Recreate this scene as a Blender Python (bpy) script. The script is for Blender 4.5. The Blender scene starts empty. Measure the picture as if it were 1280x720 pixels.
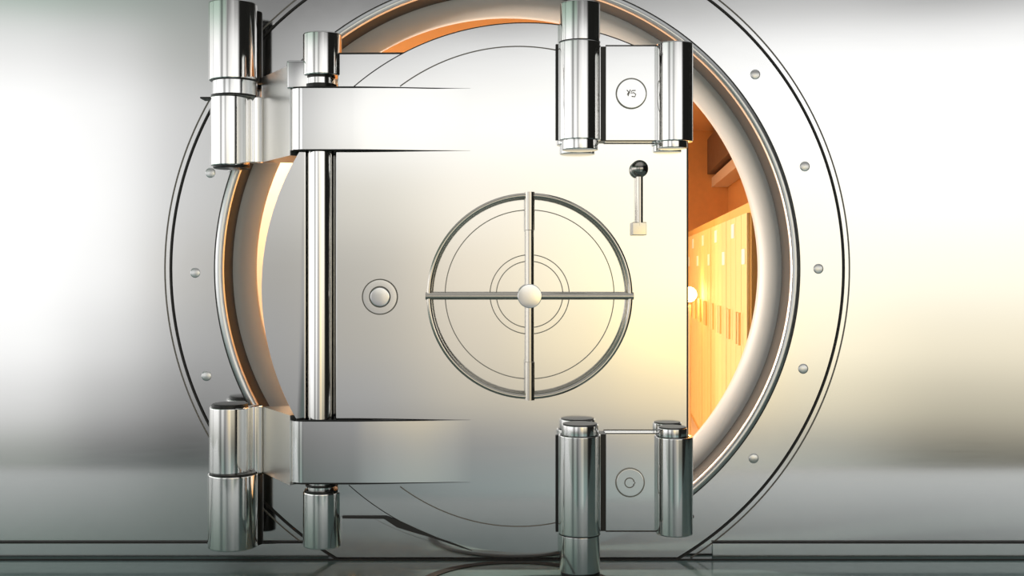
import bpy, bmesh, math, random
from mathutils import Vector
random.seed(4)
S = bpy.context.scene
COL = S.collection
F = 1413.0; CY = -4.5; CH = 1.15; VX = 634.0; VY = 336.0
PI = math.pi

def P(px, py, Y):
    d = Y - CY
    return Vector(((px - VX) * d / F, Y, CH + (VY - py) * d / F))
def L(n, Y): return n * (Y - CY) / F      # length of n pixels at depth Y

# ------------------------------------------------------------- materials
def mat(name, col, rough=0.3, metal=0.0, spec=0.5, emit=None, estr=0, brush=None, noise=0.0):
    m = bpy.data.materials.new(name); m.use_nodes = True
    nt = m.node_tree; b = nt.nodes['Principled BSDF']
    b.inputs['Base Color'].default_value = (*col, 1)
    b.inputs['Roughness'].default_value = rough
    b.inputs['Metallic'].default_value = metal
    b.inputs['Specular IOR Level'].default_value = spec
    if emit:
        b.inputs['Emission Color'].default_value = (*emit, 1)
        b.inputs['Emission Strength'].default_value = estr
    if brush or noise:
        tc = nt.nodes.new('ShaderNodeTexCoord'); mp = nt.nodes.new('ShaderNodeMapping')
        mp.inputs['Scale'].default_value = brush or (3, 3, 3)
        nz = nt.nodes.new('ShaderNodeTexNoise'); nz.inputs['Scale'].default_value = 6; nz.inputs['Detail'].default_value = 3
        mr = nt.nodes.new('ShaderNodeMapRange')
        mr.inputs['To Min'].default_value = rough * 0.85; mr.inputs['To Max'].default_value = rough * 1.2
        nt.links.new(tc.outputs['Object'], mp.inputs['Vector']); nt.links.new(mp.outputs[0], nz.inputs['Vector'])
        nt.links.new(nz.outputs['Fac'], mr.inputs['Value']); nt.links.new(mr.outputs[0], b.inputs['Roughness'])
        if noise:
            mx = nt.nodes.new('ShaderNodeMix'); mx.data_type = 'RGBA'
            mx.inputs['A'].default_value = (*[c * (1 - noise) for c in col], 1)
            mx.inputs['B'].default_value = (*[min(1, c * (1 + noise)) for c in col], 1)
            nt.links.new(nz.outputs['Fac'], mx.inputs['Factor']); nt.links.new(mx.outputs['Result'], b.inputs['Base Color'])
    return m
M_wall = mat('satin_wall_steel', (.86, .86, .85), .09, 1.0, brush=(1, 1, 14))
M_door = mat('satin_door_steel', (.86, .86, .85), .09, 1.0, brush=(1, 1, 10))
M_flange = mat('flange_steel', (.84, .84, .83), .10, 1.0, brush=(4, 4, 4))
M_lip = mat('lip_steel', (.85, .85, .84), .3, 1.0)
M_groove = mat('groove_shade_dark', (.035, .032, .03), .5, 0)  # shade of the recess put into the colour
M_jamb = mat('jamb_steel', (.66, .65, .63), .5, .1)
M_chrome = mat('polished_chrome', (.86, .85, .83), .09, 1.0)
M_wheel = mat('wheel_steel', (.70, .65, .57), .16, 1.0)
M_fine = mat('fine_line', (.42, .39, .33), .5, .3)
M_blocker = mat('bounce_blocker_black', (.05, .05, .05), .6)
M_strap = mat('strap_steel', (.86, .86, .85), .10, 1.0)
M_dark = mat('blackened_steel_and_shade', (.018, .017, .015), .3, .3)
M_seam = mat('dark_seam_and_shade', (.03, .028, .025), .6)
M_thin = mat('thin_seam', (.22, .20, .17), .5, .3)
M_floor = mat('polished_teal_floor', (.19, .27, .262), .10, 0.0, .5, noise=.12)
M_base = mat('baseboard_steel', (.70, .74, .73), .2, 1.0)
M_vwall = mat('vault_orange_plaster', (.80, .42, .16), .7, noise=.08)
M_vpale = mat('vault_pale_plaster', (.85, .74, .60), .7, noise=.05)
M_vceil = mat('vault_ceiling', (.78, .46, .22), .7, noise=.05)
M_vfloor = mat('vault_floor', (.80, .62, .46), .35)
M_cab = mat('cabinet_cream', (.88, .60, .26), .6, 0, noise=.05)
M_cabd = mat('cabinet_amber', (.75, .42, .12), .6, 0)
M_plate = mat('bright_label_plate', (.95, .93, .85), .4, 0)
M_duct = mat('brown_duct', (.16, .10, .07), .6, noise=.15)
M_beam = mat('pale_beam', (.80, .66, .55), .6)
M_lamp = mat('warm_lamp_glass', (1, .8, .4), .3, emit=(1, .72, .25), estr=25)

# ------------------------------------------------------------- mesh helpers
def link(name, bm, mats, parent=None, smooth=True, angle=35):
    bmesh.ops.recalc_face_normals(bm, faces=bm.faces)
    me = bpy.data.meshes.new(name); bm.to_mesh(me); bm.free()
    if not isinstance(mats, (list, tuple)): mats = [mats]
    for m in mats: me.materials.append(m)
    if smooth:
        for p in me.polygons: p.use_smooth = True
        try: me.set_sharp_from_angle(angle=math.radians(angle))
        except Exception: pass
    o = bpy.data.objects.new(name, me); COL.objects.link(o)
    if smooth:
        wn = o.modifiers.new('normals', 'WEIGHTED_NORMAL'); wn.keep_sharp = True; wn.weight = 50
    if parent:
        o.parent = parent
        T = Vector((0, 0, 0)); p = parent
        while p: T += p.location; p = p.parent
        o.location = -T
    return o
def empty(name, loc, label, cat, group=None):
    o = bpy.data.objects.new(name, None); COL.objects.link(o); o.location = loc
    o.empty_display_size = .1
    o['label'] = label; o['category'] = cat
    if group: o['group'] = group
    return o
def structure(o): o['kind'] = 'structure'; return o

def lathe(bm, prof, c, axis='Z', n=64, mats=None, a0=0, a1=2 * PI, cap=False):
    """prof: (r, h) along axis, c: centre point"""
    full = abs(a1 - a0 - 2 * PI) < 1e-6
    k = n if full else n + 1
    rings = []
    for r, h in prof:
        ring = []
        for i in range(k):
            a = a0 + (a1 - a0) * i / n
            ca, sa = math.cos(a), math.sin(a)
            if axis == 'Z': v = Vector((c[0] + r * ca, c[1] + r * sa, c[2] + h))
            elif axis == 'Y': v = Vector((c[0] + r * ca, c[1] + h, c[2] + r * sa))
            else: v = Vector((c[0] + h, c[1] + r * ca, c[2] + r * sa))
            ring.append(bm.verts.new(v))
        rings.append(ring)
    for j in range(len(prof) - 1):
        for i in range(n):
            a, b = rings[j][i], rings[j][(i + 1) % k]
            d, e = rings[j + 1][i], rings[j + 1][(i + 1) % k]
            f = bm.faces.new((a, b, e, d))
            if mats: f.material_index = mats[j]
    bmesh.ops.remove_doubles(bm, verts=bm.verts, dist=1e-6)
    return bm

def cyl_px(bm, x0, x1, y0, y1, Yc, bev=.005, n=64):
    """vertical cylinder given by its silhouette"""
    r = L((x1 - x0) / 2, Yc); cx = P((x0 + x1) / 2, 0, Yc).x
    zt = P(0, y0, Yc).z; zb = P(0, y1, Yc).z
    prof = [(0.0001, zb), (r - bev, zb), (r - bev * .3, zb + bev * .3), (r, zb + bev), (r, zt - bev), (r - bev * .3, zt - bev * .3), (r - bev, zt), (0.0001, zt)]
    return lathe(bm, prof, (cx, Yc, 0), 'Z', n)
def barrel(name, x0, x1, y0, y1, Yc, m, parent, bev=.005, n=64):
    return link(name, cyl_px(bmesh.new(), x0, x1, y0, y1, Yc, bev, n), m, parent)

def prism(bm, pts, y0, y1, bev=0.0):
    """outline in (x,z) extruded from y0 (front) to y1"""
    f = [bm.verts.new((p[0], y0, p[1])) for p in pts]; b = [bm.verts.new((p[0], y1, p[1])) for p in pts]
    n = len(pts); ff = bm.faces.new(f); bm.faces.new(list(reversed(b)))
    for i in range(n): bm.faces.new((f[i], f[(i + 1) % n], b[(i + 1) % n], b[i]))
    if bev:
        bmesh.ops.bevel(bm, geom=list(ff.edges), offset=bev, segments=2, profile=.5, affect='EDGES')
    return bm
def box(bm, x0, x1, y0, y1, z0, z1, bev=0.0):
    r = bmesh.ops.create_cube(bm, size=1)
    for v in r['verts']:
        v.co = Vector((x0 if v.co.x < 0 else x1, y0 if v.co.y < 0 else y1, z0 if v.co.z < 0 else z1))
    if bev:
        es = list({e for v in r['verts'] for e in v.link_edges})
        bmesh.ops.bevel(bm, geom=es, offset=bev, segments=2, profile=.5, affect='EDGES')
    return bm
def box_px(bm, x0, x1, y0, y1, Yf, Yb, bev=0.0):
    a = P(x0, y1, Yf); b = P(x1, y0, Yf)
    return box(bm, a.x, b.x, Yf, Yb, a.z, b.z, bev)
def hexa(bm, c8, bev=0):
    v = [bm.verts.new(c) for c in c8]
    for q in ((0, 1, 2, 3), (7, 6, 5, 4), (0, 4, 5, 1), (1, 5, 6, 2), (2, 6, 7, 3), (3, 7, 4, 0)):
        bm.faces.new([v[i] for i in q])
    if bev: bmesh.ops.bevel(bm, geom=list(bm.edges), offset=bev, segments=3, profile=.5, affect='EDGES')
    return bm
def strip(bm, pts, w, Y, t=.0012, closed=False, taper=False):
    """a thin inlaid band along points (x,z), standing t in front of Y"""
    n = len(pts); rows = []
    for i in range(n):
        a = pts[(i - 1) % n] if (closed or i > 0) else pts[i]
        b = pts[(i + 1) % n] if (closed or i < n - 1) else pts[i]
        d = Vector((b[0] - a[0], b[1] - a[1])); d.normalize(); nx, nz = -d.y, d.x
        ww = w / 2
        if taper: ww *= max(.15, min(1, min(i, n - 1 - i) / (n * .18)))
        p = pts[i]
        rows.append([bm.verts.new((p[0] + nx * ww, Y - t, p[1] + nz * ww)), bm.verts.new((p[0] - nx * ww, Y - t, p[1] - nz * ww)),
                     bm.verts.new((p[0] - nx * ww, Y + .004, p[1] - nz * ww)), bm.verts.new((p[0] + nx * ww, Y + .004, p[1] + nz * ww))])
    m = n if closed else n - 1
    for i in range(m):
        A, B = rows[i], rows[(i + 1) % n]
        for k in range(4): bm.faces.new((A[k], A[(k + 1) % 4], B[(k + 1) % 4], B[k]))
    if not closed:
        bm.faces.new(rows[0]); bm.faces.new(list(reversed(rows[-1])))
    return bm
def arc_px(cx, cy, rx, ry, a0, a1, Y, n=80):
    out = []
    for i in range(n + 1):
        a = math.radians(a0 + (a1 - a0) * i / n)
        p = P(cx + rx * math.cos(a), cy - ry * math.sin(a), Y); out.append((p.x, p.z))
    return out
def tube(bm, pts, r, n=12):
    rows = []
    for i, p in enumerate(pts):
        a = pts[max(i - 1, 0)]; b = pts[min(i + 1, len(pts) - 1)]
        t = (Vector(b) - Vector(a)).normalized(); up = Vector((0, 1, 0)) if abs(t.y) < .9 else Vector((1, 0, 0))
        u = t.cross(up).normalized(); w = t.cross(u)
        rr = r[i] if isinstance(r, (list, tuple)) else r
        rows.append([bm.verts.new(Vector(p) + (u * math.cos(2 * PI * k / n) + w * math.sin(2 * PI * k / n)) * rr) for k in range(n)])
    for A, B in zip(rows, rows[1:]):
        for k in range(n): bm.faces.new((A[k], A[(k + 1) % n], B[(k + 1) % n], B[k]))
    bm.faces.new(rows[0]); bm.faces.new(list(reversed(rows[-1])))
    return bm
def torus(bm, c, R, r, n=96, m=14):
    rows = []
    for i in range(n):
        a = 2 * PI * i / n
        rows.append([bm.verts.new((c[0] + (R + r * math.cos(2 * PI * k / m)) * math.cos(a), c[1] + r * math.sin(2 * PI * k / m),
                                   c[2] + (R + r * math.cos(2 * PI * k / m)) * math.sin(a))) for k in range(m)])
    for i in range(n):
        A, B = rows[i], rows[(i + 1) % n]
        for k in range(m): bm.faces.new((A[k], A[(k + 1) % m], B[(k + 1) % m], B[k]))
    return bm
def clip_floor(bm, z=0.0):
    g = list(bm.verts) + list(bm.edges) + list(bm.faces)
    bmesh.ops.bisect_plane(bm, geom=g, plane_co=(0, 0, z), plane_no=(0, 0, -1), clear_outer=True)
    return bm

# ------------------------------------------------------------- setting
HOLE = 1.20
bm = bmesh.new()                                    # steel wall with a round hole
n = 128; circ = []; rect = []
X0, X1, Z0, Z1 = -4.2, 4.2, -.35, 3.3
for i in range(n):
    a = 2 * PI * i / n; c, s = math.cos(a), math.sin(a)
    circ.append((HOLE * c, CH + HOLE * s))
    t = min((X1 / c if c > 1e-9 else (X0 / c if c < -1e-9 else 1e9)), ((Z1 - CH) / s if s > 1e-9 else ((Z0 - CH) / s if s < -1e-9 else 1e9)))
    rect.append((t * c, CH + t * s))
for Y in (0.0, .30):
    A = [bm.verts.new((p[0], Y, p[1])) for p in circ]; B = [bm.verts.new((p[0], Y, p[1])) for p in rect]
    for i in range(n): bm.faces.new((A[i], A[(i + 1) % n], B[(i + 1) % n], B[i]))
    if Y == 0: A0, B0 = A, B
for i in range(n):
    bm.faces.new((A0[i], A[i], A[(i + 1) % n], A0[(i + 1) % n])); bm.faces.new((B0[i], B0[(i + 1) % n], B[(i + 1) % n], B[i]))
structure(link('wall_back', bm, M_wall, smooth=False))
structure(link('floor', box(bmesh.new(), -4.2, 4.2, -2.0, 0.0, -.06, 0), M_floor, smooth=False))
zb = L(20, 0)
for nm, xa, xb in (('baseboard_left', -4.2, P(411, 0, 0).x), ('baseboard_right', P(890, 0, 0).x, 4.2)):
    o = structure(link(nm, box(bmesh.new(), xa, xb, -.012, 0, .0, zb - .004, .002), M_base, smooth=False))
    s = structure(link('trim_1' if 'left' in nm else 'trim_2', box(bmesh.new(), xa, xb, -.0135, -.0001, zb - .0025, zb + .0025), M_seam, smooth=False))
structure(link('trim_3', box(bmesh.new(), -4.2, 4.2, -.046, -.04, 0, .006), M_seam, smooth=False))

bm = lathe(bmesh.new(), [(.368, 0.0), (.368, .003), (.330, .003), (.330, 0.0)], (.03, -.425, 0), 'Z', 96)  # dark ring standing in for the door's shadow and reflection on the floor
structure(link('floor_shadow_ring', bm, M_seam))
# ------------------------------------------------------------- round frame
yF = -.03
fr = empty('vault_door_frame', (0, yF, 0), 'large round brushed steel frame ring set in the wall around the opening, ringed with small rivets', 'door frame')
C = (0, 0, CH)
R = lambda px, Y: L(px, Y)
bm = lathe(bmesh.new(), [(R(420, yF), 0.0), (R(420, yF), yF + .004), (R(418.5, yF), yF), (R(366, yF), yF), (R(366, yF), 0.02), (R(420, yF), 0.02), (R(420, yF), 0)], C, 'Y', 256)
link('flange', clip_floor(bm), M_flange, fr)
bm = lathe(bmesh.new(), [(R(422, yF), -.001), (R(422, yF), yF - .003), (R(419.8, yF), yF - .003), (R(419.5, yF), 0)], C, 'Y', 256)
link('outer_gasket', clip_floor(bm), M_seam, fr)
bm = lathe(bmesh.new(), [(R(428.5, 0), .001), (R(428.5, 0), -.003), (R(427, 0), -.003), (R(427, 0), .001)], C, 'Y', 256)
link('outer_groove', clip_floor(bm), M_thin, fr)
# lip
prof = [(R(366.5, yF), .0), (R(366.5, yF), yF - .002), (R(364.5, yF), yF - .002)]
link('lip_gasket', clip_floor(lathe(bmesh.new(), prof + [(R(364, yF), 0)], C, 'Y', 256), P(0, 632, yF).z), M_seam, fr)
rc = R(359, yF); rr = R(5.5, yF); prof = [(rc + rr, .02)]
for k in range(13):
    a = PI * k / 12; prof.append((rc + rr * math.cos(a), yF - .006 - rr * math.sin(a)))
prof.append((rc - rr, yF - .004))
link('lip', clip_floor(lathe(bmesh.new(), prof, C, 'Y', 256), P(0, 632, yF).z), M_lip, fr)
# dark groove and jamb
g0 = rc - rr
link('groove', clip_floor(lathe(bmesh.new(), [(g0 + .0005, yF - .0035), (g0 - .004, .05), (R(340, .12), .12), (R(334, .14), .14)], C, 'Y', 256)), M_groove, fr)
jp = []
ro, ri = R(344, .085), R(314.5, .15)
for k in range(15):
    a = k / 14 * PI / 2 * .5
    jp.append((ro - (ro - ri) * math.sin(a) / math.sin(PI / 2 * .5), .15 - .065 * (math.cos(a) - math.cos(PI / 2 * .5)) / (1 - math.cos(PI / 2 * .5))))
prof = [(ro + .004, .12), (ro + .003, .10), (ro, .088)] + [(r_, y_) for r_, y_ in jp] + [(ri + .002, .17), (ri + .05, .40)]
link('jamb', clip_floor(lathe(bmesh.new(), prof, C, 'Y', 256)), M_jamb, fr)
zs = P(0, 632, yF).z
sill = []
for k in range(61):
    a = math.radians(180 + 40 + 100 * k / 60); x, z = R(367, yF) * math.cos(a), CH + R(367, yF) * math.sin(a)
    if z < zs: sill.append((x, max(z, 0)))
link('sill_plate', prism(bmesh.new(), sill, yF - .001, .06), M_flange, fr)
def rivet(px, py):
    p = P(px, py, yF)
    pr = [(L(6.3, yF), 0), (L(6, yF), -.0018), (L(4.6, yF), -.0036), (.0001, -.0038)]
    link('rivet', lathe(bmesh.new(), pr, (p.x, yF, p.z), 'Y', 28), M_lip, fr)
for px, py in ((944, 93), (1006, 208), (1023, 336), (1004, 461), (942, 573), (244, 341), (263, 216), (258, 470)): rivet(px, py)

# ------------------------------------------------------------- door
yD = -.40
dr = empty('vault_door', (P(658, 0, -.3).x, -.3, P(0, 692, yD).z), 'thick round steel vault door with a flat right edge, standing ajar in front of the lit opening', 'vault door')
ang = math.degrees(math.acos(202 / 331))
def pts_px(lst, Y): return [(P(a, b, Y).x, P(a, b, Y).z) for a, b in lst]
disc = arc_px(658, 360, 331, 331, ang, 360 - ang, yD, 180)
def clip_x(pts, x, keep_right):
    out = []
    for i in range(len(pts)):
        a, b = pts[i], pts[(i + 1) % len(pts)]
        ia = (a[0] >= x) == keep_right; ib = (b[0] >= x) == keep_right
        if ia: out.append(a)
        if ia != ib:
            t = (x - a[0]) / (b[0] - a[0]); out.append((x, a[1] + (b[1] - a[1]) * t))
    return out
yR = -.335
link('door_slab', prism(bmesh.new(), disc, yR, -.18, .004), M_door, dr)
link('bounce_blocker', prism(bmesh.new(), disc, -.1795, -.155, 0), M_blocker, dr)  # unseen black sheet added to stop vault light bouncing onto the jamb
link('face_plate', prism(bmesh.new(), clip_x(disc, P(420, 0, yD).x, True), yD, yR + .002, .003), M_door, dr)
link('face_plate', prism(bmesh.new(), clip_x(disc, P(382, 0, yD).x, False), yD, yR + .002, .003), M_door, dr)
yH = yD + .006
link('hinge_slab', prism(bmesh.new(), pts_px([(422, 67), (506, 67), (506, 646), (422, 646)], yH), yH, -.2, .003), M_door, dr)
bm = bmesh.new()
strip(bm, pts_px([(424, 67), (506, 66.5)], yH), .006, yH, .001)
link('edge_seam_and_shade', bm, M_seam, dr)
bm = bmesh.new()
prism(bm, pts_px([(428, 645), (482, 645), (500, 651), (524, 662), (545, 671), (590, 688.5), (572, 683), (540, 672), (515, 665), (496, 659), (480, 648.5), (428, 648)], yD), yD - .002, yD + .01)  # dark wedge laid in as the shadow below the slab
link('edge_seam_and_shade', bm, M_seam, dr)
strip_m = [((658, 360, 331.5, 331.5, 62, 133), .0035, M_seam, 'edge_seam_and_shade'), ((658, 360, 331.5, 331.5, 228, 250), .003, M_seam, 'edge_seam_and_shade'),
           ((648, 358, 268, 300, 78.5, 123.5), .004, M_thin, 'face_groove'), ((648, 358, 268, 300, 236.5, 301), .004, M_thin, 'face_groove'),
           ]
for a, w, m, nm in strip_m:
    link(nm, strip(bmesh.new(), arc_px(*a, yD), w, yD, .001), m, dr)
bm = bmesh.new()
prism(bm, pts_px([(858.3, 178), (860.3, 178), (860.3, 543), (858.3, 543)], yD), yD - .0015, yD + .05)
link('edge_seam_and_shade', bm, M_seam, dr)

# straps that wrap the hinge post and taper into the door face
YS = -.425
def prof_y(t): return YS + (yD - .0002 - YS) * (t * t * (3 - 2 * t))
def strap(yt, yb, label=None):
    yf = YS
    zt = P(0, yt, yf).z; zb_ = P(0, yb, yf).z
    xl = P(361, 0, yf).x; xr = P(588, 0, yD).x
    rad = L(18, yf); out = []
    for k in range(9):
        a = PI + (PI / 2) * k / 8
        out.append((xl + rad + rad * math.cos(a), yf + rad * .9 + rad * .9 * math.sin(a)))
    xm = P(440, 0, yf).x
    for k in range(25):
        t = k / 24; out.append((xm + (xr - xm) * t, prof_y(t)))
    out += [(xr, yD + .01), (P(424, 0, yD).x, yD + .01), (P(424, 0, yD).x, yR + .002), (xl, yR + .002)]
    bm = bmesh.new()
    T = [bm.verts.new((x, y, zt)) for x, y in out]; B = [bm.verts.new((x, y, zb_)) for x, y in out]
    ft = bm.faces.new(T); fb = bm.faces.new(list(reversed(B)))
    for i in range(len(out)):
        j = (i + 1) % len(out); bm.faces.new((T[i], T[j], B[j], B[i]))
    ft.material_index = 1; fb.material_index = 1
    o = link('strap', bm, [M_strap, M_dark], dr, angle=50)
    # dark beads drawn as shade along the strap edges
    return o
s1 = strap(110, 187); s2 = strap(527, 604)
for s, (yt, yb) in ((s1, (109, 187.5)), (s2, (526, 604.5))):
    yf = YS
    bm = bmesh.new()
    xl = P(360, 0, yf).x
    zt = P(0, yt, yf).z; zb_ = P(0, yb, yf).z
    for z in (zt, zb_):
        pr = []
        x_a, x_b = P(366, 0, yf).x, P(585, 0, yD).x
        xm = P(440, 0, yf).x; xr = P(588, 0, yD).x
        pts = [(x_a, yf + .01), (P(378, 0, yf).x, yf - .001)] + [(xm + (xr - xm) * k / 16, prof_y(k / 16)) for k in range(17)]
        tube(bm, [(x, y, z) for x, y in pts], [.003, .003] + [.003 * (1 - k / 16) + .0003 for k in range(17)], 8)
    link('edge_shade_bead', bm, M_dark, s)  # dark bead drawn in as the shade line along the strap edges
# post
yP = -.372
post = barrel('hinge_post', 384, 418, 95, 614, yP, M_chrome, dr, .003)
barrel('post_cap', 379, 427, 43, 96, yP, M_chrome, post, .006)
barrel('post_cap', 379, 427, 613, 682, yP, M_chrome, post, .006)
barrel('post_collar', 382, 421, 106, 111, yP, M_dark, post, .002)
barrel('post_collar', 383, 419, 95.5, 98.5, yP, M_dark, post, .001)
barrel('post_collar', 382, 421, 604, 607, yP, M_dark, post, .002)
barrel('post_collar', 381, 424, 611, 614, yP, M_dark, post, .001)
link('post_block', box_px(bmesh.new(), 358, 386, 75, 111, -.40, -.32, .008), M_strap, dr)

# lock dial
p = P(475, 371, yD)
dial = link('lock_dial', lathe(bmesh.new(), [(L(22.5, yD), .001), (L(22.5, yD), -.005), (L(21, yD), -.0055), (L(13.5, yD), -.0055), (L(13.4, yD), -.0045), (L(12, yD), -.0045), (L(11.9, yD), -.008), (L(11, yD), -.009), (.0001, -.009)],
          (p.x, yD, p.z), 'Y', 64, mats=[1, 1, 0, 1, 1, 1, 0, 0]), [M_door, M_thin], dr)

# hand wheel
yW = -.455
pw = P(662, 370, yW); pd = P(662, 369, yD)
def ringedge(r): return [(L(r, yD), .001), (L(r, yD), -.003), (L(r - 1.3, yD), -.004), (L(r - 1.4, yD), -.0042)]
hw = link('hand_wheel', torus(bmesh.new(), pw, L(125.8, yW), L(3.1, yW)), M_wheel, dr)
for r in (105.5, 49.5, 41.5):
    q = P(662, 368, yD)
    link('face_groove', strip(bmesh.new(), arc_px(662, 368, r, r, 0, 360, yD, 120)[:-1], .0035, yD, .0012, True), M_fine, dr)
for dx, dy in ((0, 1), (0, -1), (1, 0), (-1, 0)):
    bm = bmesh.new(); rt = L(5.6 if dy else 4.6, yW)
    e = pw + Vector((dx, 0, dy)) * L(130, yW); st = pw + Vector((dx, 0, dy)) * L(8, yW)
    mid = pw + Vector((dx, 0, dy)) * L(82, yW)
    if dy:
        tube(bm, [st, mid, mid + (e - mid) * .01, e], [rt, rt, rt * 1.15, rt * 1.15], 20)
    else: tube(bm, [st, e], rt, 20)
    link('spoke', bm, M_wheel, hw)
link('hub', lathe(bmesh.new(), [(L(6, yW), .05), (L(6, yW), .01), (L(14, yW), .008), (L(15, yW), .002), (L(15, yW), -.016), (L(14.2, yW), -.0175), (.0001, -.0175)], pw, 'Y', 48), M_flange, hw)

# small lever handle
yL = -.43
lv = link('lever_handle', tube(bmesh.new(), [P(799.5, 217, yL), P(799.5, 282, yL)], L(4.3, yL), 16), M_wheel, dr)
bm = bmesh.new(); bmesh.ops.create_uvsphere(bm, u_segments=32, v_segments=20, radius=L(11, yL))
for v in bm.verts: v.co += P(799.5, 211, yL)
link('ball_knob', bm, mat('knob_steel', (.45, .42, .38), .12, 1), lv)
link('foot_block', box_px(bmesh.new(), 790.5, 808.5, 277.5, 294, yL - .012, yD + .001, .003), M_wheel, lv)
link('pivot', box_px(bmesh.new(), 795, 804, 207, 216, yL, yD + .001), M_dark, lv)

# right-hand hinges bolted on the door face
def door_hinge(plate, A, Bc, ringA, ringB, stub, badge, lower):
    (px0, px1, py0, py1) = plate
    h = link('hinge_plate', box_px(bmesh.new(), 757, px1 + 4, py0, py1, -.445, yD + .001, .003), M_door, dr)
    link('dark_web', box_px(bmesh.new(), 742, 757.4, py0 + 1, py1, -.4465, yD + .001, .002), M_dark, h)
    link('plate_edge', strip(bmesh.new(), pts_px([(757, py0), (822, py0)], -.445), .004, -.445), M_dark, h)
    link('plate_edge', strip(bmesh.new(), pts_px([(757, py1), (822, py1)], -.445), .004, -.445), M_dark, h)
    link('barrel_edge_shade', box_px(bmesh.new(), 694.5, 748, A[0] + 1, A[1] - 1, -.412, yD + .001, .002), M_dark, h)  # dark plate added behind the barrel as its shaded outline
    barrel('hinge_barrel', 698, 751, A[0], A[1], -.475, M_chrome, h, .004)
    barrel('hinge_barrel', 699.5, 750, stub[0], stub[1], -.475, M_chrome, h, .005)
    barrel('barrel_joint', 698.5, 750.5, *((A[0] - 1.2, A[0] + .8) if not lower else (A[1] - .8, A[1] + 1.2)), -.475, M_dark, h, .001)
    barrel('barrel_cap', 702, 748, ringA[0], ringA[1], -.475, M_chrome, h, .004)
    barrel('barrel_joint', 700, 749, *((ringA[0] - 1, ringA[0] + 1.5) if not lower else (ringA[1] - 1.5, ringA[1] + 1)), -.475, M_dark, h, .001)
    barrel('hinge_barrel', 820, 866, Bc[0], Bc[1], -.465, M_chrome, h, .005)
    barrel('barrel_cap', 822, 859, ringB[0], ringB[1], -.465, M_chrome, h, .004)
    barrel('barrel_joint', 821, 861, *((ringB[0] - 1, ringB[0] + 1.5) if not lower else (ringB[1] - 1.5, ringB[1] + 1)), -.465, M_dark, h, .001)
    if lower:
        barrel('cap_top_shade', 703.5, 746.5, ringA[0] - .9, ringA[0] + 1, -.475, M_dark, h, .0005)  # dark discs added to dim the bright cap tops
        barrel('cap_top_shade', 823.5, 857.5, ringB[0] - .9, ringB[0] + 1, -.465, M_dark, h, .0005)
    bx, by, br = badge; yb_ = -.445; q = P(bx, by, yb_)
    bd = link('round_badge', lathe(bmesh.new(), [(L(br, yb_), .001), (L(br, yb_), -.003), (L(br - 1.5, yb_), -.005), (L(br - 2, yb_), -.005), (.0001, -.005)], (q.x, yb_, q.z), 'Y', 56,
              mats=[1, 1, 0, 0]), [M_door, M_fine], h)
    return h, bd
h1, b1 = door_hinge((757, 820, 57, 176), (54, 176), (55, 178), (174, 188), (174, 186), (5, 54), (789, 117, 19.5), False)
h2, b2 = door_hinge((757, 820, 542, 664), (543, 666), (545, 667), (530, 544), (534, 546), (666, 713), (787.5, 603, 18.5), True)
barrel('floor_pin', 701, 750, 713, 739.6, -.475, M_dark, h2, .003)
yb_ = -.450
def mark(ptsl, w, parent, m):
    return strip(bmesh.new(), pts_px(ptsl, yb_), w, yb_, .001)
bm = bmesh.new()
for lst in ([(783.5, 112.5), (786, 115), (784, 118.5)], [(788, 112), (785, 120)], [(794.5, 113), (790, 113.2), (788.5, 116.5), (792, 115.8), (794.8, 118), (793.5, 121), (789.5, 120.5)]):
    strip(bm, pts_px(lst, yb_), .0035, yb_, .001)
link('badge_mark', bm, M_thin, b1).parent = b1
bm = strip(bmesh.new(), arc_px(787, 603.5, 6, 6, 20, 340, yb_, 28), .0035, yb_, .001)
strip(bm, pts_px([(791.5, 601), (794, 603.5), (791.5, 606)], yb_), .003, yb_, .001)
link('badge_mark', bm, M_thin, b2)
link('edge_screw', lathe(bmesh.new(), [(L(3, yD), .002), (L(3, yD), -.01), (.0001, -.014)], P(864, 645, -.42), 'Y', 20), M_dark, h2)

# ------------------------------------------------------------- wall hinges on the left
def lug(y0, y1, parent):
    link('mounting_lug', box_px(bmesh.new(), 276, 316, y0, y1, -.12, -.03, .004), M_dark, parent)
yK = -.165
wh = empty('barrel_hinge', P(292, 208, yK), 'upper left stacked chrome barrel hinge beside the strap at the top of the door', 'hinge', None)
barrel('upper_barrel', 261.5, 321, 5, 102, yK, M_chrome, wh, .006)
barrel('rear_barrel', 303, 328, 15, 105, -.12, M_dark, wh, .006)
barrel('neck', 266, 321, 101, 122, yK, M_flange, wh, .002)
barrel('neck_joint', 265, 322, 100.5, 103, yK, M_dark, wh, .001)
barrel('neck_joint', 264.5, 321, 119.8, 122.3, yK, M_dark, wh, .001)
barrel('lower_barrel', 263.5, 311.5, 121.5, 208, yK, M_chrome, wh, .006)
barrel('barrel_foot', 267, 312, 206, 211, yK, M_dark, wh, .004)
barrel('rear_barrel', 310, 329, 122, 204, yK + .02, M_chrome, wh, .004)
link('shim', box_px(bmesh.new(), 250, 270, 121, 123, -.17, -.1, .001), M_dark, wh)
lug(20, 95, wh); lug(126, 200, wh)
def arm(yt0, yb0, parent, upper):
    Ya, Yb = -.13, -.40
    za, zb2 = P(0, yt0, Ya).z, P(0, yb0, Ya).z
    a = P(327, 0, Ya).x; b = P(362.5, 0, Yb).x
    t = .05
    bm = hexa(bmesh.new(), [(a, Ya, zb2), (b, Yb, zb2), (b, Yb, za), (a, Ya, za),
                            (a + .12, Ya + .02, zb2), (b + t, Yb + .06, zb2), (b + t, Yb + .06, za), (a + .12, Ya + .02, za)])
    bm.normal_update()
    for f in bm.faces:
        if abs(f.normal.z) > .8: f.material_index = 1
    return link('swing_arm', bm, [M_lip, M_dark], parent)
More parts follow.
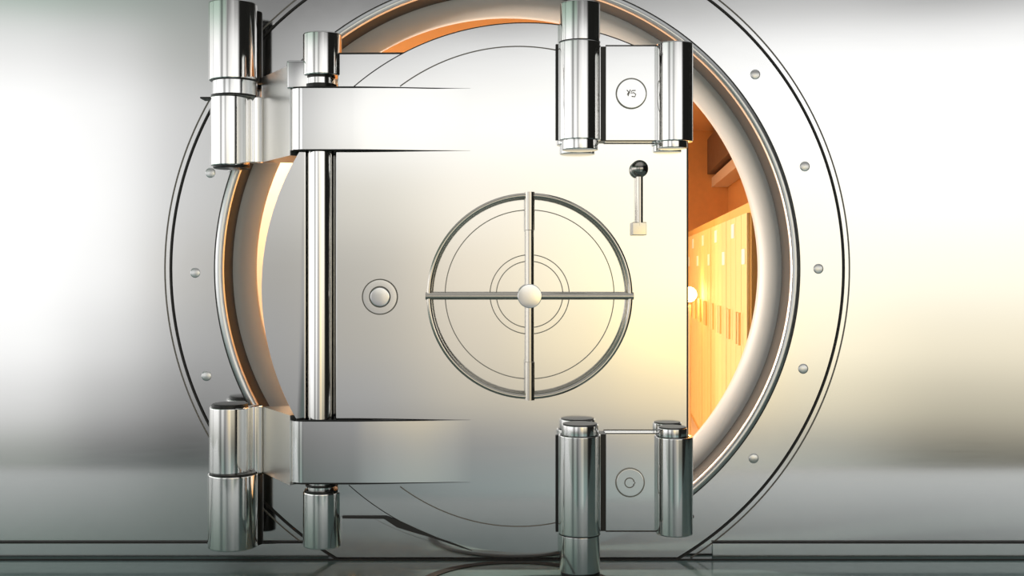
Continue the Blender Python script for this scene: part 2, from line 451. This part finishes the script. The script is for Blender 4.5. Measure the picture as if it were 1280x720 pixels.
arm(97, 203, wh, True)
wl = empty('barrel_hinge', P(292, 682, yK), 'lower left stacked chrome barrel hinge just above the baseboard, joined to the lower strap', 'hinge', None)
barrel('upper_barrel', 262, 313, 508, 590, yK, M_chrome, wl, .006)
barrel('barrel_cap', 265, 310, 504, 510, yK, M_dark, wl, .004)
barrel('rear_barrel', 311, 328.5, 507, 591, yK + .02, M_chrome, wl, .004)
barrel('barrel_joint', 262.5, 322, 589, 592, yK, M_dark, wl, .001)
barrel('lower_barrel', 260.5, 322, 591, 683, yK, M_chrome, wl, .006)
barrel('rear_barrel', 304, 329, 592, 680, -.12, M_dark, wl, .006)
lug(512, 585, wl); lug(600, 675, wl)
arm(508, 590, wl, False)

# ------------------------------------------------------------- inside the vault
def quadwall(name, a, b, z0, z1, t, m):
    """wall from a to b (x,y), thickness t to its right"""
    d = Vector((b[0] - a[0], b[1] - a[1])).normalized(); nn = Vector((d.y, -d.x)) * t
    c = [(a[0], a[1]), (b[0], b[1]), (b[0] + nn.x, b[1] + nn.y), (a[0] + nn.x, a[1] + nn.y)]
    bm = hexa(bmesh.new(), [(*c[0], z0), (*c[1], z0), (*c[2], z0), (*c[3], z0), (*c[0], z1), (*c[1], z1), (*c[2], z1), (*c[3], z1)])
    return structure(link(name, bm, m, smooth=False))
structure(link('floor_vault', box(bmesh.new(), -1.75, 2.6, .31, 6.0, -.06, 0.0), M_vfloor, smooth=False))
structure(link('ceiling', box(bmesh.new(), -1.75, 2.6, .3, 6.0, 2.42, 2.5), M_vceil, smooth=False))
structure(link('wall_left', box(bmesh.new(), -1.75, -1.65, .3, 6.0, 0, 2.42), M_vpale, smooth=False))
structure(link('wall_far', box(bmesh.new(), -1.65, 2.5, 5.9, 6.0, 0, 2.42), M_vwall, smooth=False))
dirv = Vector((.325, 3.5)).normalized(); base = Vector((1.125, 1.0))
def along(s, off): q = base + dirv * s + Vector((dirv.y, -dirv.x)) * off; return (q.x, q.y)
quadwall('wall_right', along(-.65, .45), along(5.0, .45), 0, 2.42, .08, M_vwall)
# cabinets
W = .92
def make_cab():
    root = empty('storage_cabinet', (0, 0, 0), '', 'cabinet', 'amber cabinets along the right side of the vault')
    link('body', box(bmesh.new(), .0, .40, .0, W - .012, 0, 1.45, .004), M_cabd, root)
    for k in range(4):
        y0 = .012 + k * (W - .02) / 4
        d = link('door', box(bmesh.new(), -.018, -.001, y0, y0 + (W - .09) / 4, .06, 1.40, .004), M_cab, root)
        link('handle', tube(bmesh.new(), [(-.035, y0 + .03 + .12 * (1 - k % 2), .80), (-.035, y0 + .03 + .12 * (1 - k % 2), .95)], .008, 10), M_cab, d)
        for z in (1.17, 1.30):
            if k % 2 == 0 and (z < 1.2) == (k == 0): link('label_plate', box(bmesh.new(), -.023, -.0175, y0 + .04, y0 + .16, z, z + .07, .002), M_plate, d)
    return root
def copy_tree(o, parent=None):
    c = o.copy(); COL.objects.link(c)
    if parent: c.parent = parent
    for ch in [x for x in bpy.data.objects if x.parent == o]: copy_tree(ch, c)
    return c
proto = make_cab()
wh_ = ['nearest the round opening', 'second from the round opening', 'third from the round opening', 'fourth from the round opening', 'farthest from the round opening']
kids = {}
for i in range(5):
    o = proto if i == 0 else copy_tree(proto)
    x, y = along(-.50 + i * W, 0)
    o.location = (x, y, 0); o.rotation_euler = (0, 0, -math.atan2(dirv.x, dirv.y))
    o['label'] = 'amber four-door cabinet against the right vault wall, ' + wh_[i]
# beam and duct along the right wall
def rail(name, s0, s1, off0, off1, z0, z1, m, label, cat):
    a, b, c, d = along(s0, off0), along(s1, off0), along(s1, off1), along(s0, off1)
    bm = hexa(bmesh.new(), [(*a, z0), (*b, z0), (*c, z0), (*d, z0), (*a, z1), (*b, z1), (*c, z1), (*d, z1)], .004)
    o = link(name, bm, m, smooth=False); o['label'] = label; o['category'] = cat
    return o
rail('wall_beam', .0, 4.95, .30, .448, 1.90, 1.99, M_beam, 'pale beam running along the right vault wall above the cabinets', 'beam')
rail('air_duct', .0, 4.95, .26, .448, 2.02, 2.34, M_duct, 'dark brown duct under the vault ceiling, just above the pale beam', 'duct')
# lamp standing by the cabinets
lx, ly = P(861.5, 0, 3.0).x, 3.0
lp = empty('floor_lamp', (lx, ly, 0), 'glowing warm globe lamp inside the vault, half hidden by the door edge', 'lamp')
bm = bmesh.new(); bmesh.ops.create_uvsphere(bm, u_segments=32, v_segments=20, radius=.05)
for v in bm.verts: v.co += Vector((lx, ly, P(0, 368, ly).z))
gl = link('lamp_globe', bm, M_lamp, lp)
link('pole', tube(bmesh.new(), [(lx, ly, .02), (lx, ly, P(0, 368, ly).z - .07)], .012, 12), M_beam, lp)
link('base', lathe(bmesh.new(), [(.0001, 0), (.08, 0), (.08, .015), (.02, .025), (.0001, .025)], (lx, ly, 0), 'Z', 32), M_beam, lp)

def light(name, typ, loc, energy, color, **kw):
    d = bpy.data.lights.new(name, typ); d.energy = energy; d.color = color
    for k, v in kw.items(): setattr(d, k, v)
    o = bpy.data.objects.new(name, d); COL.objects.link(o); o.location = loc
    return o
lc = light('vault_fill_area', 'AREA', (-1.05, 3.3, 2.38), 70, (1, .86, .66), shape='RECTANGLE', size=.8, size_y=2.6)  # unseen fill added to brighten the vault, mostly its left wall
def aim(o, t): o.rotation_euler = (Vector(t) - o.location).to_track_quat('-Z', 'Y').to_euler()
ws = light('jamb_fill_spot', 'SPOT', (-1.42, .80, 1.3), 260, (1, .92, .80), shadow_soft_size=.06, spot_size=math.radians(95), spot_blend=.35)  # unseen spot added to brighten the right jamb
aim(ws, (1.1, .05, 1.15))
gs = light('cabinet_fill_spot', 'SPOT', (-.5, 2.0, 2.2), 130, (1, .80, .38), shadow_soft_size=.08, spot_size=math.radians(75), spot_blend=.9)  # unseen spot added for the warm glow on the cabinets
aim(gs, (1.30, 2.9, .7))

# ------------------------------------------------------------- made-up surroundings as light
def lin(c): return tuple((x / 255 / 12.92 if x / 255 <= .04045 else ((x / 255 + .055) / 1.055) ** 2.4) for x in c)
rows = [-60, 10, 70, 150, 250, 340, 420, 490, 555, 602]
G = lambda *v: [(a, a, a) if isinstance(a, int) else a for a in v]
cols = [  # invented colours, laid out so flat steel mirrors the wanted light gradients
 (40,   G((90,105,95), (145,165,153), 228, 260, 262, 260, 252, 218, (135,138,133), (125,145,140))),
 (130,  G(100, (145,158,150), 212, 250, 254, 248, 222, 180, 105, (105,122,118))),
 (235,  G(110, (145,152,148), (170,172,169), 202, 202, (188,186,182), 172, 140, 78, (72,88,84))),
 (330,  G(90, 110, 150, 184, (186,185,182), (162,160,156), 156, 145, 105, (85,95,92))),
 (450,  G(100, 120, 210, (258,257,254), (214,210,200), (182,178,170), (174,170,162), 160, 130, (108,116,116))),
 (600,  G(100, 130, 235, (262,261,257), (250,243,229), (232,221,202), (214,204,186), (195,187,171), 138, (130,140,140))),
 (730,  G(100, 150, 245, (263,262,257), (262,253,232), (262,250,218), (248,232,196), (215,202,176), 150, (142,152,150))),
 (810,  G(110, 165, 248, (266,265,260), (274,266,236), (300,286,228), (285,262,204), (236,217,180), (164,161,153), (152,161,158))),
 (870,  G(110, 170, 250, (268,267,262), (282,272,238), (345,318,232), (305,274,200), (246,225,182), (172,168,158), (162,171,168))),  # warm spot added here, mirrored as glow on the door's right side
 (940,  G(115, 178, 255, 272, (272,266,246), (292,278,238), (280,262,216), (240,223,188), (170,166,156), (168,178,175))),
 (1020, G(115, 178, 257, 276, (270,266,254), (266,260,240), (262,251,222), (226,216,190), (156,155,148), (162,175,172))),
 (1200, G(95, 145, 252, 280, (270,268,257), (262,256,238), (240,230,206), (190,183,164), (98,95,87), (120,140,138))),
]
K = 1.04 / .86
w = bpy.data.worlds.new('World'); S.world = w; w.use_nodes = True
nt = w.node_tree; N = nt.nodes; N.clear()
def new(t, **kw):
    x = N.new(t)
    for k, v in kw.items(): setattr(x, k, v)
    return x
def math_(op, a, b=None, c=None, clamp=False):
    x = new('ShaderNodeMath', operation=op, use_clamp=clamp)
    for i, v in enumerate((a, b, c)):
        if v is None: continue
        if isinstance(v, (int, float)): x.inputs[i].default_value = v
        else: nt.links.new(v, x.inputs[i])
    return x.outputs[0]
def mapr(v, a, b, smooth=True):
    x = new('ShaderNodeMapRange'); x.interpolation_type = 'SMOOTHSTEP' if smooth else 'LINEAR'
    nt.links.new(v, x.inputs['Value']); x.inputs['From Min'].default_value = a; x.inputs['From Max'].default_value = b
    return x.outputs[0]
def mixc(f, a, b):
    x = new('ShaderNodeMix', data_type='RGBA')
    nt.links.new(f, x.inputs['Factor'])
    for s_, v in (('A', a), ('B', b)):
        if isinstance(v, tuple): x.inputs[s_].default_value = v
        else: nt.links.new(v, x.inputs[s_])
    return x.outputs['Result']
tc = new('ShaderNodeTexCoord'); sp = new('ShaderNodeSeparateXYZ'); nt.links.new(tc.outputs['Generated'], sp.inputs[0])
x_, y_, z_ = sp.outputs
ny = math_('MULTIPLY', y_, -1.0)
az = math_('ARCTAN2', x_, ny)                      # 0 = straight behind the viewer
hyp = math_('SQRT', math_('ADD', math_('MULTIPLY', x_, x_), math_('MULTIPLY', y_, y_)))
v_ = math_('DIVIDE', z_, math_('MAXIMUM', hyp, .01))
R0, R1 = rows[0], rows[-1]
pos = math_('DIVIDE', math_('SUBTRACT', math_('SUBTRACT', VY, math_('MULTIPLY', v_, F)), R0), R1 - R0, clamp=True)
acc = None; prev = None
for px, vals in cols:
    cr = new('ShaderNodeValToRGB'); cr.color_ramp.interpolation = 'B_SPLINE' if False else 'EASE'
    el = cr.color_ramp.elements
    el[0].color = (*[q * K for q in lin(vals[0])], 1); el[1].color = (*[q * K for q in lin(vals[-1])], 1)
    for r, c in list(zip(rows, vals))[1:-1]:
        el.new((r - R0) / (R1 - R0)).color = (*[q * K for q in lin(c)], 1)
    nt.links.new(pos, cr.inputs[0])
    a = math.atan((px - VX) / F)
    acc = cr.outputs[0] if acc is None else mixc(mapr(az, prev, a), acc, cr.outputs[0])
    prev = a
# beyond the field mirrored by the flat wall: added bright sides, then dark
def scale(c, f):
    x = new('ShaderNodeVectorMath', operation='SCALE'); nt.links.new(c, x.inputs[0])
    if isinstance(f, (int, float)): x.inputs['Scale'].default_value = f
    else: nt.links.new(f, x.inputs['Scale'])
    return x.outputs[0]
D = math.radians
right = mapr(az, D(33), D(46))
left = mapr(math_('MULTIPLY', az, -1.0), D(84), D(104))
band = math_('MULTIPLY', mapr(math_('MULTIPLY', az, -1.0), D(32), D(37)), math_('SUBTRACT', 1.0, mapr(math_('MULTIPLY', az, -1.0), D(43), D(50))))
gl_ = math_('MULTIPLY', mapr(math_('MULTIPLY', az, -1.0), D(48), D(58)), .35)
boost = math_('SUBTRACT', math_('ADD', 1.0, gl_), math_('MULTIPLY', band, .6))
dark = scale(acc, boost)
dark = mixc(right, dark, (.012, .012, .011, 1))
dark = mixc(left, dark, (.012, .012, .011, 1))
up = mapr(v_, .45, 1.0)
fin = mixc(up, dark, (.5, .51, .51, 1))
bg = new('ShaderNodeBackground'); nt.links.new(fin, bg.inputs[0]); bg.inputs[1].default_value = 1.0
out = new('ShaderNodeOutputWorld'); nt.links.new(bg.outputs[0], out.inputs[0])

# ------------------------------------------------------------- camera
cd = bpy.data.cameras.new('camera'); cam = bpy.data.objects.new('camera', cd); COL.objects.link(cam)
cam.location = (0, CY, CH); cam.rotation_euler = (PI / 2, 0, 0)
cd.sensor_width = 36; cd.lens = F / 1280 * 36; cd.shift_x = 6 / 1280; cd.shift_y = -24 / 1280
cd.clip_start = .05
S.camera = cam
S.view_settings.view_transform = 'Standard'; S.view_settings.look = 'None'
S.view_settings.gamma = 1; S.view_settings.exposure = 0; S.view_settings.use_curve_mapping = False
